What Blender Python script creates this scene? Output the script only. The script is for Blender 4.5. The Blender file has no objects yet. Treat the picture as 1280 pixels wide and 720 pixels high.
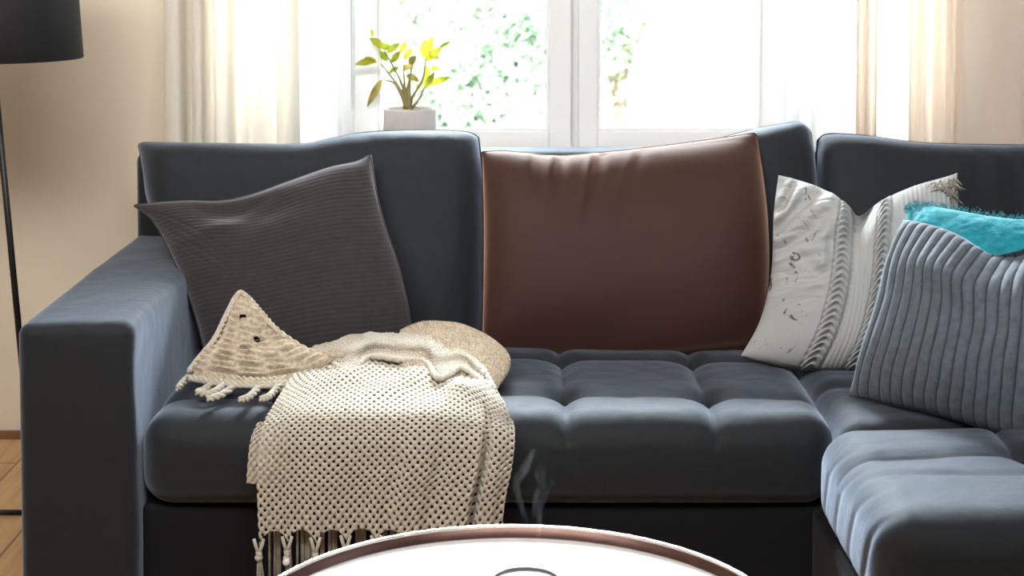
import bpy, bmesh, math, random
import numpy as np
from mathutils import Vector

random.seed(7)
rng = np.random.RandomState(11)
SC = bpy.context.scene
COL = SC.collection
PI = math.pi

# ------------------------------------------------------------ camera
F = 2060.0                      # focal length in pixels of the 1280 wide frame
PITCH = math.radians(3.0)
CH = 1.32
CYP = -60 + F*math.tan(PITCH)   # row of the principal point (lens shifted down)
cam = bpy.data.cameras.new('camera')
camo = bpy.data.objects.new('camera', cam)
COL.objects.link(camo)
camo.location = (0, 0, CH)
camo.rotation_euler = (PI/2-PITCH, 0, 0)
cam.sensor_width = 36
cam.lens = 36*F/1280
cam.shift_y = -(360-CYP)/1280
cam.clip_start = 0.05
cam.dof.use_dof = True
cam.dof.focus_distance = 3.3
cam.dof.aperture_fstop = 5.6
SC.camera = camo

# ------------------------------------------------------------ world, sun, lights, exposure
SC.view_settings.view_transform = 'Standard'
SC.view_settings.look = 'None'
SC.view_settings.gamma = 1
SC.view_settings.use_curve_mapping = False
SC.view_settings.exposure = 0.9
try:
    SC.cycles.use_denoising = True
    SC.cycles.max_bounces = 10
    SC.cycles.transparent_max_bounces = 24
    SC.cycles.sample_clamp_indirect = 8
except Exception:
    pass
w = bpy.data.worlds.new('world')
SC.world = w
w.use_nodes = True
bg = w.node_tree.nodes['Background']
bg.inputs['Color'].default_value = (0.86, 0.93, 1.0, 1)
bg.inputs['Strength'].default_value = 4.5

def light(name, kind, loc, target, energy, color, size=None, size_y=None, angle=None, spread=None):
    l = bpy.data.lights.new(name, kind)
    l.energy = energy
    l.color = color
    if kind == 'AREA':
        l.shape = 'RECTANGLE'
        l.size = size
        l.size_y = size_y or size
    if spread is not None:
        l.spread = spread
    if angle is not None:
        l.angle = angle
    o = bpy.data.objects.new(name, l)
    COL.objects.link(o)
    o.location = loc
    d = Vector(target)-Vector(loc)
    o.rotation_euler = d.to_track_quat('-Z', 'Y').to_euler()
    return o
# sun passes over the house and lights the garden
light('sun', 'SUN', (0, -5, 12), (0.3, 2, 0), 6.0, (1.0, 0.96, 0.9), angle=math.radians(2))
# bright sky above the garden, seen through the window only from inside low down
light('sky_light', 'AREA', (0.5, 6.1, 3.5), (0.1, 3.2, 0.5), 1800, (0.86, 0.93, 1.0), 3.0, 1.8)
# added fill lights inside the room, near the ceiling and at the right
light('room_fill', 'AREA', (-0.5, 1.5, 2.62), (-0.3, 4.4, 1.5), 44, (1.0, 0.975, 0.95), 2.4, 1.0, spread=math.radians(125))
light('side_fill', 'AREA', (2.75, 2.3, 1.9), (-0.9, 3.4, 0.5), 6, (0.82, 0.9, 1.0), 1.4, 1.4)

# ------------------------------------------------------------ geometry helpers
def ray(px, py):
    d = np.array([0, math.cos(PITCH), -math.sin(PITCH)]) + (px-640)/F*np.array([1., 0, 0]) \
        + (CYP-py)/F*np.array([0, math.sin(PITCH), math.cos(PITCH)])
    return d
C0 = np.array([0, 0, CH])
def atY(px, py, Y):
    d = ray(px, py); return C0 + d*(Y/d[1])
def atZ(px, py, z):
    d = ray(px, py); return C0 + d*((z-CH)/d[2])
def atP(px, py, p0, n):
    d = ray(px, py); return C0 + d*(np.dot(np.array(p0)-C0, n)/np.dot(d, n))
def XY(px, Y, py=400):
    """world x of column px at depth Y"""
    return float(atY(px, py, Y)[0])

def link_mesh(name, verts, faces, mat=None, parent=None, smooth=True, uvs=None):
    me = bpy.data.meshes.new(name)
    me.from_pydata([tuple(float(c) for c in v) for v in verts], [], [tuple(int(i) for i in f) for f in faces])
    if smooth:
        me.polygons.foreach_set('use_smooth', [True]*len(me.polygons))
    if uvs is not None:
        lay = me.uv_layers.new(name='UVMap')
        li = np.zeros(len(me.loops), dtype=np.int32)
        me.loops.foreach_get('vertex_index', li)
        lay.data.foreach_set('uv', np.asarray(uvs, dtype=np.float32)[li].ravel())
    me.update()
    o = bpy.data.objects.new(name, me)
    COL.objects.link(o)
    if mat: me.materials.append(mat)
    if parent: o.parent = parent; o.matrix_parent_inverse = parent.matrix_world.inverted() if False else o.matrix_parent_inverse
    return o

def thing(name, label, cat, loc=(0, 0, 0), group=None):
    o = bpy.data.objects.new(name, None)
    COL.objects.link(o)
    o.empty_display_size = 0.1
    o['label'] = label; o['category'] = cat
    if group: o['group'] = group
    return o
def tag(o, label, cat, group=None, kind=None):
    o['label'] = label; o['category'] = cat
    if group: o['group'] = group
    if kind: o['kind'] = kind
    return o
def struct(o):
    o['kind'] = 'structure'; return o

class MB:
    def __init__(s): s.v = []; s.f = []
    def add(s, verts, faces):
        b = len(s.v)
        s.v += [tuple(map(float, p)) for p in verts]
        s.f += [tuple(int(i)+b for i in f) for f in faces]
    def box(s, x0, x1, y0, y1, z0, z1):
        v = [(x, y, z) for x in (x0, x1) for y in (y0, y1) for z in (z0, z1)]
        s.add(v, [(0, 1, 3, 2), (4, 6, 7, 5), (0, 4, 5, 1), (2, 3, 7, 6), (0, 2, 6, 4), (1, 5, 7, 3)])
    def tube(s, pts, r, n=10, cap=True):
        pts = [np.array(p, dtype=float) for p in pts]
        rs = r if hasattr(r, '__len__') else [r]*len(pts)
        prev = None; V = []; Fc = []
        for i, p in enumerate(pts):
            t = pts[min(i+1, len(pts)-1)]-pts[max(i-1, 0)]
            t = t/(np.linalg.norm(t)+1e-9)
            if prev is None:
                a = np.array([0, 0, 1.]) if abs(t[2]) < .9 else np.array([1., 0, 0])
            else: a = prev
            a = a - t*np.dot(a, t); a /= (np.linalg.norm(a)+1e-9); prev = a
            b = np.cross(t, a)
            for k in range(n):
                an = 2*PI*k/n
                V.append(p+rs[i]*(math.cos(an)*a+math.sin(an)*b))
        for i in range(len(pts)-1):
            for k in range(n):
                Fc.append((i*n+k, i*n+(k+1) % n, (i+1)*n+(k+1) % n, (i+1)*n+k))
        if cap:
            Fc.append(tuple(range(n-1, -1, -1))); Fc.append(tuple((len(pts)-1)*n+k for k in range(n)))
        s.add(V, Fc)
    def lathe(s, prof, c=(0, 0, 0), n=64, caps=False):
        V = []; Fc = []
        for r, z in prof:
            for k in range(n):
                an = 2*PI*k/n
                V.append((c[0]+r*math.cos(an), c[1]+r*math.sin(an), c[2]+z))
        for i in range(len(prof)-1):
            for k in range(n):
                Fc.append((i*n+k, i*n+(k+1) % n, (i+1)*n+(k+1) % n, (i+1)*n+k))
        if caps:
            Fc.append(tuple(range(n-1, -1, -1))); Fc.append(tuple((len(prof)-1)*n+k for k in range(n)))
        s.add(V, Fc)
    def build(s, name, mat, parent=None, smooth=False, bevel=0):
        o = link_mesh(name, s.v, s.f, mat, parent, smooth)
        if bevel:
            m = o.modifiers.new('bevel', 'BEVEL'); m.width = bevel; m.segments = 3; m.limit_method = 'ANGLE'
            o.data.polygons.foreach_set('use_smooth', [True]*len(o.data.polygons))
            wn = o.modifiers.new('wn', 'WEIGHTED_NORMAL')
        return o

def crspline(P, t):
    """Catmull-Rom through points P (k,d), parameter t in 0..1 array"""
    P = np.asarray(P, dtype=float); k = len(P)
    if k == 2:
        t = np.asarray(t)[:, None]; return P[0]*(1-t)+P[1]*t
    x = np.asarray(t)*(k-1); i = np.clip(np.floor(x).astype(int), 0, k-2); f = (x-i)[:, None]
    g = lambda j: np.where((j < 0)[:, None], 2*P[0]-P[1], np.where((j > k-1)[:, None], 2*P[-1]-P[-2], P[np.clip(j, 0, k-1)]))
    a, b, c, d = g(i-1), P[i], P[i+1], g(i+2)
    return .5*((2*b)+(-a+c)*f+(2*a-5*b+4*c-d)*f*f+(-a+3*b-3*c+d)*f**3)
def arcspline(P, t):
    """same but evenly spaced along its length"""
    s = np.linspace(0, 1, 400); Q = crspline(P, s)
    L = np.concatenate([[0], np.cumsum(np.linalg.norm(np.diff(Q, axis=0), axis=1))]); L /= L[-1]
    return crspline(P, np.interp(t, L, s))

# smooth value noise
_G = rng.rand(64, 64)
def vnoise(x, y):
    x = np.asarray(x, dtype=float); y = np.asarray(y, dtype=float)
    i = np.floor(x).astype(int); j = np.floor(y).astype(int)
    fx = x-i; fy = y-j; fx = fx*fx*(3-2*fx); fy = fy*fy*(3-2*fy)
    g = lambda a, b: _G[a % 64, b % 64]
    return (g(i, j)*(1-fx)*(1-fy)+g(i+1, j)*fx*(1-fy)+g(i, j+1)*(1-fx)*fy+g(i+1, j+1)*fx*fy)*2-1
def fnoise(x, y, o=3):
    return sum(vnoise(x*2**k+13*k, y*2**k+7*k)/2**k for k in range(o))

def clus(n, k=.75):
    s = np.linspace(0, 1, n); return s*(1-k)+k*(1-np.cos(PI*s))/2

def pillow(name, plane, top, right, bottom, left, T, mat, parent=None, Tb=None, p=2.0, q=2.0,
           nu=90, nv=80, wr=None, k=.75, cut=None, pq_b=None, shift=None, pqu=None):
    """closed cushion: outline by four edges on a leaning plane, puffed out to both sides"""
    p0, n = plane; n = np.array(n, float); n /= np.linalg.norm(n)
    tr = lambda L: np.array([atP(a, b, p0, n) for a, b in L])
    Tp, Rt, Bt, Lf = map(tr, (top, right, bottom, left))
    us = clus(nu, k); vs = clus(nv, k)
    Tc, Bc, Lc, Rc = arcspline(Tp, us), arcspline(Bt, us), arcspline(Lf, vs), arcspline(Rt, vs)
    U, V = np.meshgrid(us, vs)       # nv x nu
    u = U[..., None]; v = V[..., None]
    S = (1-v)*Tc[None]+v*Bc[None]+(1-u)*Lc[:, None]+u*Rc[:, None] \
        - ((1-u)*(1-v)*Tc[0]+u*(1-v)*Tc[-1]+(1-u)*v*Bc[0]+u*v*Bc[-1])
    W = np.linalg.norm(np.diff(Tc, axis=0), axis=1).sum(); H = np.linalg.norm(np.diff(Lc, axis=0), axis=1).sum()
    pr = lambda x, p, q: np.clip(1-np.abs(2*x-1)**p, 0, 1)**(1/q)
    t = pr(U, *(pqu or (p, q)))*pr(V, p, q)
    pb, qb = pq_b or (p, q)
    tb = pr(U, pb, qb)*pr(V, pb, qb)
    wf = wr(U, V, W, H) if wr else 0
    edge = np.clip(t*4, 0, 1)
    front = S + n*((T*t + wf*edge)[..., None])
    back = S - n*(((Tb if Tb is not None else T)*tb)[..., None])
    if shift is not None: front = front+shift(U, V)[..., None]*n; 
    verts = list(front.reshape(-1, 3)); uv = list(np.stack([U*W, (1-V)*H], -1).reshape(-1, 2))
    idx = np.arange(nu*nv).reshape(nv, nu); bidx = idx.copy()
    c = len(verts)
    for i in range(1, nv-1):
        for j in range(1, nu-1):
            bidx[i, j] = c; c += 1
            verts.append(back[i, j]); uv.append((U[i, j]*W, (1-V[i, j])*H))
    faces = []
    for i in range(nv-1):
        for j in range(nu-1):
            if cut is not None and cut(U[i, j], V[i, j]): continue
            faces.append((idx[i+1, j], idx[i+1, j+1], idx[i, j+1], idx[i, j]))
            faces.append((bidx[i, j], bidx[i, j+1], bidx[i+1, j+1], bidx[i+1, j]))
    o = link_mesh(name, verts, faces, mat, parent, True, uv)
    border = [S[0], S[:, -1], S[-1][::-1], S[:, 0][::-1]]
    o_b = np.concatenate(border)
    return o, S, front, o_b

def gline(h, r, n, m):
    """coords along -h..h with m fine steps in each rounded end"""
    e = np.linspace(0, 1, m+1)
    a = -h + r*(1-np.cos(e*PI/2))
    mid = np.linspace(-h+r, h-r, n+1)[1:-1]
    return np.concatenate([a, mid, -a[::-1]])

def rbox(name, lo, hi, r, mat, parent=None, n=(20, 20, 8), m=5, fn=None):
    """rounded box from lo to hi, each surface finely divided; fn(P, N) may push it about"""
    lo = np.array(lo, float); hi = np.array(hi, float); h = (hi-lo)/2; c = (hi+lo)/2
    ax = [gline(h[i], min(r, h[i]*.98), n[i], m) for i in range(3)]
    idx = {}; V = []; Fc = []
    def vid(i, j, k):
        key = (i, j, k)
        if key not in idx:
            idx[key] = len(V); V.append((ax[0][i], ax[1][j], ax[2][k]))
        return idx[key]
    N = [len(a)-1 for a in ax]
    for s in (0, 1):
        for i in range(N[0]):
            for j in range(N[1]):
                q = [vid(i, j, s*N[2]), vid(i+1, j, s*N[2]), vid(i+1, j+1, s*N[2]), vid(i, j+1, s*N[2])]
                Fc.append(q if s else q[::-1])
        for i in range(N[0]):
            for k in range(N[2]):
                q = [vid(i, s*N[1], k), vid(i+1, s*N[1], k), vid(i+1, s*N[1], k+1), vid(i, s*N[1], k+1)]
                Fc.append(q[::-1] if s else q)
        for j in range(N[1]):
            for k in range(N[2]):
                q = [vid(s*N[0], j, k), vid(s*N[0], j+1, k), vid(s*N[0], j+1, k+1), vid(s*N[0], j, k+1)]
                Fc.append(q if s else q[::-1])
    P = np.array(V); rr = np.minimum(r, h*.98)
    inner = np.clip(P, -(h-rr), h-rr); d = P-inner
    L = np.linalg.norm(d/rr, axis=1, keepdims=True); Nn = d/rr/np.maximum(L, 1e-9)
    P = inner+Nn*rr
    if fn is not None: P = fn(P, Nn, h)
    P = P+c
    uv = np.stack([P[:, 0]+P[:, 2]*.3, P[:, 1]+P[:, 2]], -1)
    return link_mesh(name, P, Fc, mat, parent, True, uv)

# ------------------------------------------------------------ materials
def newmat(name):
    m = bpy.data.materials.new(name); m.use_nodes = True
    nt = m.node_tree; nt.nodes.clear()
    out = nt.nodes.new('ShaderNodeOutputMaterial')
    return m, nt, out
def N(nt, t, **kw):
    n = nt.nodes.new(t)
    for k, v in kw.items(): setattr(n, k, v)
    return n
def principled(name, color, rough=.6, metal=0, spec=.5, sheen=0, sheen_tint=(1, 1, 1), sheen_rough=.5,
               bump=None, var=0, var_scale=8, coord='Object', coat=0):
    """bump = list of (scale, strength, distance)"""
    m, nt, out = newmat(name)
    b = N(nt, 'ShaderNodeBsdfPrincipled')
    nt.links.new(b.outputs[0], out.inputs[0])
    b.inputs['Base Color'].default_value = (*color, 1)
    b.inputs['Roughness'].default_value = rough
    b.inputs['Metallic'].default_value = metal
    b.inputs['Specular IOR Level'].default_value = spec
    b.inputs['Sheen Weight'].default_value = sheen
    b.inputs['Sheen Tint'].default_value = (*sheen_tint, 1)
    b.inputs['Sheen Roughness'].default_value = sheen_rough
    b.inputs['Coat Weight'].default_value = coat
    tc = N(nt, 'ShaderNodeTexCoord')
    if var:
        nz = N(nt, 'ShaderNodeTexNoise'); nz.inputs['Scale'].default_value = var_scale; nz.inputs['Detail'].default_value = 6
        nt.links.new(tc.outputs[coord], nz.inputs['Vector'])
        mr = N(nt, 'ShaderNodeMapRange'); mr.inputs[3].default_value = 1-var; mr.inputs[4].default_value = 1+var
        mr.inputs[1].default_value = .3; mr.inputs[2].default_value = .7
        nt.links.new(nz.outputs[0], mr.inputs[0])
        mx = N(nt, 'ShaderNodeVectorMath', operation='SCALE'); mx.inputs[0].default_value = color
        nt.links.new(mr.outputs[0], mx.inputs['Scale']); nt.links.new(mx.outputs[0], b.inputs['Base Color'])
    last = None
    for sc_, st, di in (bump or []):
        nz = N(nt, 'ShaderNodeTexNoise'); nz.inputs['Scale'].default_value = sc_; nz.inputs['Detail'].default_value = 3
        nt.links.new(tc.outputs[coord], nz.inputs['Vector'])
        bp = N(nt, 'ShaderNodeBump'); bp.inputs['Strength'].default_value = st; bp.inputs['Distance'].default_value = di
        nt.links.new(nz.outputs[0], bp.inputs['Height'])
        if last: nt.links.new(last.outputs[0], bp.inputs['Normal'])
        last = bp
    if last: nt.links.new(last.outputs[0], b.inputs['Normal'])
    return m

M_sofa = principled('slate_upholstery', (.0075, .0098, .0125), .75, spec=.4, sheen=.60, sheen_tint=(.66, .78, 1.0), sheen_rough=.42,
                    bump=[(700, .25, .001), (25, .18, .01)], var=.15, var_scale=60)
M_sofa_dark = principled('shaded_base_and_piping', (.006, .007, .009), .8, spec=.2, sheen=.04, bump=[(600, .3, .001)])  # sofa fabric darkened to paint shade on the bases; also the piping
M_char = principled('charcoal_ribbed_wool', (.030, .026, .0275), .8, spec=.2, sheen=.40, sheen_tint=(.9, .85, .9), bump=[(500, .5, .001)], var=.15, var_scale=40)
M_brown = principled('rust_brown_cloth', (.044, .0165, .0125), .65, spec=.25, sheen=.95, sheen_tint=(1, .62, .45), sheen_rough=.4, bump=[(500, .2, .001), (14, .15, .01)], var=.1, var_scale=5)
M_throw = principled('cream_knit', (.53, .48, .40), .9, spec=.1, sheen=.2, bump=[(420, .7, .0015)], var=.10, var_scale=90)
M_throw2 = principled('beige_knit', (.54, .45, .335), .9, spec=.1, sheen=.2, bump=[(300, 1, .003)], var=.3, var_scale=120)
M_strand = principled('grey_beige_yarn', (.33, .30, .26), .9, spec=.1, bump=[(500, .6, .001)], var=.25, var_scale=60)
M_teal = principled('teal_plush', (.012, .26, .33), .8, spec=.2, sheen=.8, sheen_tint=(.6, 1, 1), bump=[(300, .8, .002)], var=.2, var_scale=60)
M_black = principled('black_metal', (.006, .006, .007), .45, spec=.4)
M_shade = principled('black_lamp_fabric', (.010, .010, .011), .75, spec=.3, bump=[(900, .2, .0005)])
M_copper = principled('copper_rim', (.15, .085, .072), .36, metal=.85, bump=[(30, .05, .002)], var=.12, var_scale=25)
M_lip = principled('polished_lip', (.85, .74, .68), .22, metal=1)
M_top = principled('white_lacquer', (.86, .86, .85), .12, spec=.6, coat=.5, bump=[(6, .03, .002)])
M_ceramic = principled('grey_glazed_ceramic', (.16, .16, .16), .25, spec=.5, coat=.3)
M_drink = principled('milky_tea', (.40, .39, .37), .25, spec=.6)
M_pot = principled('matt_grey_pot', (.52, .49, .47), .8, bump=[(120, .15, .001)], var=.06, var_scale=30)
M_soil = principled('soil', (.05, .03, .02), .95, bump=[(80, .8, .01)])
M_frame = principled('white_window_lacquer', (.88, .88, .88), .35, spec=.4, bump=[(60, .02, .001)])
M_gasket = principled('grey_gasket', (.35, .35, .35), .6)
M_wall = principled('warm_wall_paint', (.74, .66, .54), .9, spec=.15, bump=[(220, .12, .001), (30, .05, .003)], var=.02, var_scale=2)
M_wall_dark = principled('bounce_cutting_wall_paint', (.12, .12, .11), .9, spec=.1, bump=[(220, .12, .001)])  # unseen walls made dark to cut bounce light on the sofa front
M_ceil = principled('ceiling_paint', (.60, .58, .55), .95, spec=.1, bump=[(200, .1, .001)])
M_base = principled('brown_skirting', (.20, .09, .04), .5, var=.25, var_scale=9)
M_ground = principled('pale_gravel', (.80, .80, .76), .95, bump=[(40, .5, .02)], var=.08, var_scale=3)
M_bark = principled('bark', (.20, .15, .10), .9, bump=[(30, .8, .01)])
M_bead = principled('white_bead', (.85, .84, .80), .3)

def wood_floor():
    m, nt, out = newmat('oak_boards')
    b = N(nt, 'ShaderNodeBsdfPrincipled'); nt.links.new(b.outputs[0], out.inputs[0])
    tc = N(nt, 'ShaderNodeTexCoord'); mp = N(nt, 'ShaderNodeMapping'); mp.inputs['Rotation'].default_value = (0, 0, PI/2)
    nt.links.new(tc.outputs['Object'], mp.inputs[0])
    br = N(nt, 'ShaderNodeTexBrick'); br.inputs['Scale'].default_value = 1; br.inputs['Mortar Size'].default_value = .003
    br.inputs['Brick Width'].default_value = 1.4; br.inputs['Row Height'].default_value = .16
    br.inputs['Color1'].default_value = (.60, .36, .17, 1); br.inputs['Color2'].default_value = (.68, .44, .23, 1); br.inputs['Mortar'].default_value = (.2, .1, .05, 1)
    nt.links.new(mp.outputs[0], br.inputs[0])
    mp2 = N(nt, 'ShaderNodeMapping'); mp2.inputs['Scale'].default_value = (18, 1.5, 1); nt.links.new(tc.outputs['Object'], mp2.inputs[0])
    nz = N(nt, 'ShaderNodeTexNoise'); nz.inputs['Scale'].default_value = 2.5; nz.inputs['Detail'].default_value = 8; nt.links.new(mp2.outputs[0], nz.inputs[0])
    mx = N(nt, 'ShaderNodeMix', data_type='RGBA', blend_type='MULTIPLY'); mx.inputs[0].default_value = .5
    cr = N(nt, 'ShaderNodeValToRGB'); cr.color_ramp.elements[0].position = .3; cr.color_ramp.elements[0].color = (.55, .45, .38, 1); cr.color_ramp.elements[1].position = .6; cr.color_ramp.elements[1].color = (1, 1, 1, 1)
    nt.links.new(nz.outputs[0], cr.inputs[0]); nt.links.new(br.outputs[0], mx.inputs[6]); nt.links.new(cr.outputs[0], mx.inputs[7])
    nt.links.new(mx.outputs[2], b.inputs['Base Color']); b.inputs['Roughness'].default_value = .4
    return m
M_floor = wood_floor()

def cloth_translucent(name, col, trans, alpha=0.0):
    m, nt, out = newmat(name)
    d = N(nt, 'ShaderNodeBsdfDiffuse'); d.inputs[0].default_value = (*col, 1)
    t = N(nt, 'ShaderNodeBsdfTranslucent'); t.inputs[0].default_value = (*col, 1)
    mx = N(nt, 'ShaderNodeMixShader'); mx.inputs[0].default_value = trans
    tc = N(nt, 'ShaderNodeTexCoord'); wv = N(nt, 'ShaderNodeTexNoise'); wv.inputs['Scale'].default_value = 700
    bp = N(nt, 'ShaderNodeBump'); bp.inputs['Strength'].default_value = .2; bp.inputs['Distance'].default_value = .001
    nt.links.new(tc.outputs['Object'], wv.inputs[0]); nt.links.new(wv.outputs[0], bp.inputs['Height']); nt.links.new(bp.outputs[0], d.inputs['Normal'])
    nt.links.new(d.outputs[0], mx.inputs[1]); nt.links.new(t.outputs[0], mx.inputs[2])
    last = mx
    if alpha:
        tr = N(nt, 'ShaderNodeBsdfTransparent'); m2 = N(nt, 'ShaderNodeMixShader'); m2.inputs[0].default_value = alpha
        nt.links.new(mx.outputs[0], m2.inputs[1]); nt.links.new(tr.outputs[0], m2.inputs[2]); last = m2
    nt.links.new(last.outputs[0], out.inputs[0])
    return m
M_drape = cloth_translucent('cream_drape', (.90, .86, .79), .42)
M_drape2 = cloth_translucent('blush_drape', (.95, .87, .79), .55)
M_sheer = cloth_translucent('white_sheer', (.96, .96, .96), .7, .12)

def glass():
    m, nt, out = newmat('window_glass')
    tr = N(nt, 'ShaderNodeBsdfTransparent'); tr.inputs[0].default_value = (.97, .99, .98, 1)
    gl = N(nt, 'ShaderNodeBsdfGlossy'); gl.inputs['Roughness'].default_value = .02
    fr = N(nt, 'ShaderNodeFresnel'); fr.inputs[0].default_value = 1.45
    mx = N(nt, 'ShaderNodeMixShader')
    nt.links.new(fr.outputs[0], mx.inputs[0]); nt.links.new(tr.outputs[0], mx.inputs[1]); nt.links.new(gl.outputs[0], mx.inputs[2])
    nt.links.new(mx.outputs[0], out.inputs[0]); return m
M_glass = glass()

def leafmat(name, c1, c2, scale=6):
    m, nt, out = newmat(name)
    tc = N(nt, 'ShaderNodeTexCoord'); nz = N(nt, 'ShaderNodeTexNoise'); nz.inputs['Scale'].default_value = scale
    cr = N(nt, 'ShaderNodeValToRGB'); cr.color_ramp.elements[0].position = .38; cr.color_ramp.elements[0].color = (*c1, 1)
    cr.color_ramp.elements[1].position = .6; cr.color_ramp.elements[1].color = (*c2, 1)
    nt.links.new(tc.outputs['Object'], nz.inputs[0]); nt.links.new(nz.outputs[0], cr.inputs[0])
    d = N(nt, 'ShaderNodeBsdfPrincipled'); d.inputs['Roughness'].default_value = .5
    t = N(nt, 'ShaderNodeBsdfTranslucent'); mx = N(nt, 'ShaderNodeMixShader'); mx.inputs[0].default_value = .45
    nt.links.new(cr.outputs[0], d.inputs['Base Color']); nt.links.new(cr.outputs[0], t.inputs[0])
    nt.links.new(d.outputs[0], mx.inputs[1]); nt.links.new(t.outputs[0], mx.inputs[2]); nt.links.new(mx.outputs[0], out.inputs[0])
    return m
M_leaf = leafmat('yellow_green_leaf', (.10, .14, .008), (.42, .40, .03), 14)
M_leaf_dark = leafmat('olive_leaf', (.10, .08, .02), (.30, .24, .06), 20)
M_stem = principled('brown_stem', (.25, .20, .08), .7)
M_bush = leafmat('pale_green_foliage', (.33, .43, .33), (.56, .64, .52), .9)

# ------------------------------------------------------------ room shell
WY = 4.42; WB = 4.60
WX0, WX1, WZ0, WZ1 = -.84, 1.18, .772, 2.25
RX0, RX1, RY0, RZ = -2.4, 3.0, -2.2, 2.7
m = MB(); m.box(RX0-.1, RX1+.1, RY0-.1, WB, -.1, 0); struct(m.build('floor', M_floor))
m = MB(); m.box(RX0-.1, RX1+.1, RY0-.1, WB, RZ, RZ+.1); struct(m.build('ceiling', M_ceil))
m = MB()
m.box(RX0-.1, WX0, WY, WB, 0, RZ); m.box(WX1, RX1+.1, WY, WB, 0, RZ)
m.box(WX0, WX1, WY, WB, 0, WZ0); m.box(WX0, WX1, WY, WB, WZ1, RZ)
struct(m.build('wall_back', M_wall))
m = MB(); m.box(RX0-.1, RX0, RY0, WY, 0, RZ); struct(m.build('wall_left', M_wall))
m = MB(); m.box(RX1, RX1+.1, RY0, WY, 0, RZ); struct(m.build('wall_right', M_wall_dark))
m = MB(); m.box(RX0, RX1, RY0-.1, RY0, 0, RZ); struct(m.build('wall_front', M_wall_dark))
m = MB(); m.box(RX0, RX1, WY-.014, WY, 0, .022); struct(m.build('baseboard_back', M_base, bevel=.003))

# window
FY = 4.50
wx = lambda px: XY(px, FY)
win = thing('window_1', 'white two-sash window behind the sofa with bright garden beyond', 'window'); win['kind'] = 'structure'
m = MB()
zb, zt = WZ0+.005, WZ1-.005
m.box(WX0, WX1, FY-.02, FY+.06, WZ0, WZ0+.012); m.box(WX0, WX1, FY-.02, FY+.06, WZ1-.04, WZ1)
m.box(WX0, WX0+.04, FY-.02, FY+.06, WZ0, WZ1); m.box(WX1-.04, WX1, FY-.02, FY+.06, WZ0, WZ1)
for a, b in ((438, 443), (980.5, 986)): m.box(wx(a)-.012, wx(b)+.012, FY-.01, FY+.06, WZ0, WZ1)
m.box(wx(709), wx(725), FY+.01, FY+.06, WZ0, WZ1)
m.build('window_frame', M_frame, win, bevel=.003)
def sash(x0, x1, sl, sr, name='sash'):
    z0 = WZ0+.012; z1 = WZ1-.04; rb = atY(600, 162, FY)[2]-z0
    s = MB()
    s.box(x0, x0+sl, FY-.03, FY+.03, z0, z1); s.box(x1-sr, x1, FY-.03, FY+.03, z0, z1)
    s.box(x0+sl, x1-sr, FY-.03, FY+.03, z0, z0+rb); s.box(x0+sl, x1-sr, FY-.03, FY+.03, z1-.06, z1)
    o = s.build(name, M_frame, win, bevel=.004)
    g = MB(); g.box(x0+sl, x1-sr, FY+.002, FY+.008, z0+rb, z1-.06); g.build('pane', M_glass, o)
    bd = MB(); e = .007
    X0, X1, Z0, Z1 = x0+sl, x1-sr, z0+rb, z1-.06
    bd.box(X0, X0+e, FY-.022, FY, Z0, Z1); bd.box(X1-e, X1, FY-.022, FY, Z0, Z1)
    bd.box(X0+e, X1-e, FY-.022, FY, Z0, Z0+e); bd.box(X0+e, X1-e, FY-.022, FY, Z1-e, Z1)
    bd.build('glazing_bead', M_frame, o, bevel=.002)
    gk = MB(); g2 = .0018
    gk.box(X0+e, X0+e+g2, FY-.004, FY+.001, Z0+e, Z1-e); gk.box(X1-e-g2, X1-e, FY-.004, FY+.001, Z0+e, Z1-e)
    gk.box(X0+e, X1-e, FY-.004, FY+.001, Z0+e, Z0+e+g2)
    gk.build('gasket', M_gasket, o)
    return o
sash(wx(445), wx(713), .066, .060)
sash(wx(722), wx(980), .052, .072)
sash(WX0+.04, wx(437)-.012, .05, .05)
sash(wx(987)+.012, WX1-.04, .05, .05)
m = MB()
for px, py in ((441, 137), (983, 147)):  # added grey rods imitate the shadow line beside each sash
    z = atY(px, py, FY-.045)[2]
    m.tube([(wx(px), FY-.036, z), (wx(px), FY-.036, 2.15)], .0045, 10)
m.build('gap_shadow_rod', M_gasket, win, smooth=True)
m = MB(); m.box(WX0-.04, WX1+.04, 4.365, FY-.02, WZ0-.028, WZ0); m.build('window_sill', M_frame, win, bevel=.006)

# ------------------------------------------------------------ garden outside
m = MB(); m.box(-14, 16, WB+.02, 40, -.12, -.02); struct(m.build('ground', M_ground)).name = 'ground'
def bush(name, c, r, n, label, cat, mat, trunk=False):
    t = thing(name, label, cat, group=None)
    V = []; Fc = []
    for _ in range(n):
        d = rng.randn(3); d /= np.linalg.norm(d); rad = rng.rand()**.45
        lump = 1+.25*math.sin(4*d[0]+3*d[2]+c[0])*math.cos(5*d[1])
        p = np.array(c)+d*np.array(r)*rad*lump
        a = rng.randn(3); a /= np.linalg.norm(a); b = np.cross(a, rng.randn(3)); b /= np.linalg.norm(b)
        s = .026*(1+rng.rand()); k = len(V)
        V += [p-a*s, p-b*s*.45, p+a*s, p+b*s*.45]; Fc.append((k, k+1, k+2, k+3))
    f = link_mesh('foliage', V, Fc, mat, t, False)
    mm = MB(); base = (c[0], c[1], -.02)
    mm.tube([base, (c[0]+.03, c[1], c[2]*.5), (c[0], c[1], c[2]+r[2]*.4)], [.06, .045, .02], 8)
    for k in range(5):
        an = k*1.3
        mm.tube([(c[0], c[1], c[2]*.5), (c[0]+r[0]*.5*math.cos(an), c[1]+r[1]*.5*math.sin(an), c[2]+r[2]*.2)], [.03, .01], 6)
    mm.build('stem', M_bark, t, smooth=True)
    return t
bx_ = atY(615, 80, 9.0)
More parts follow.
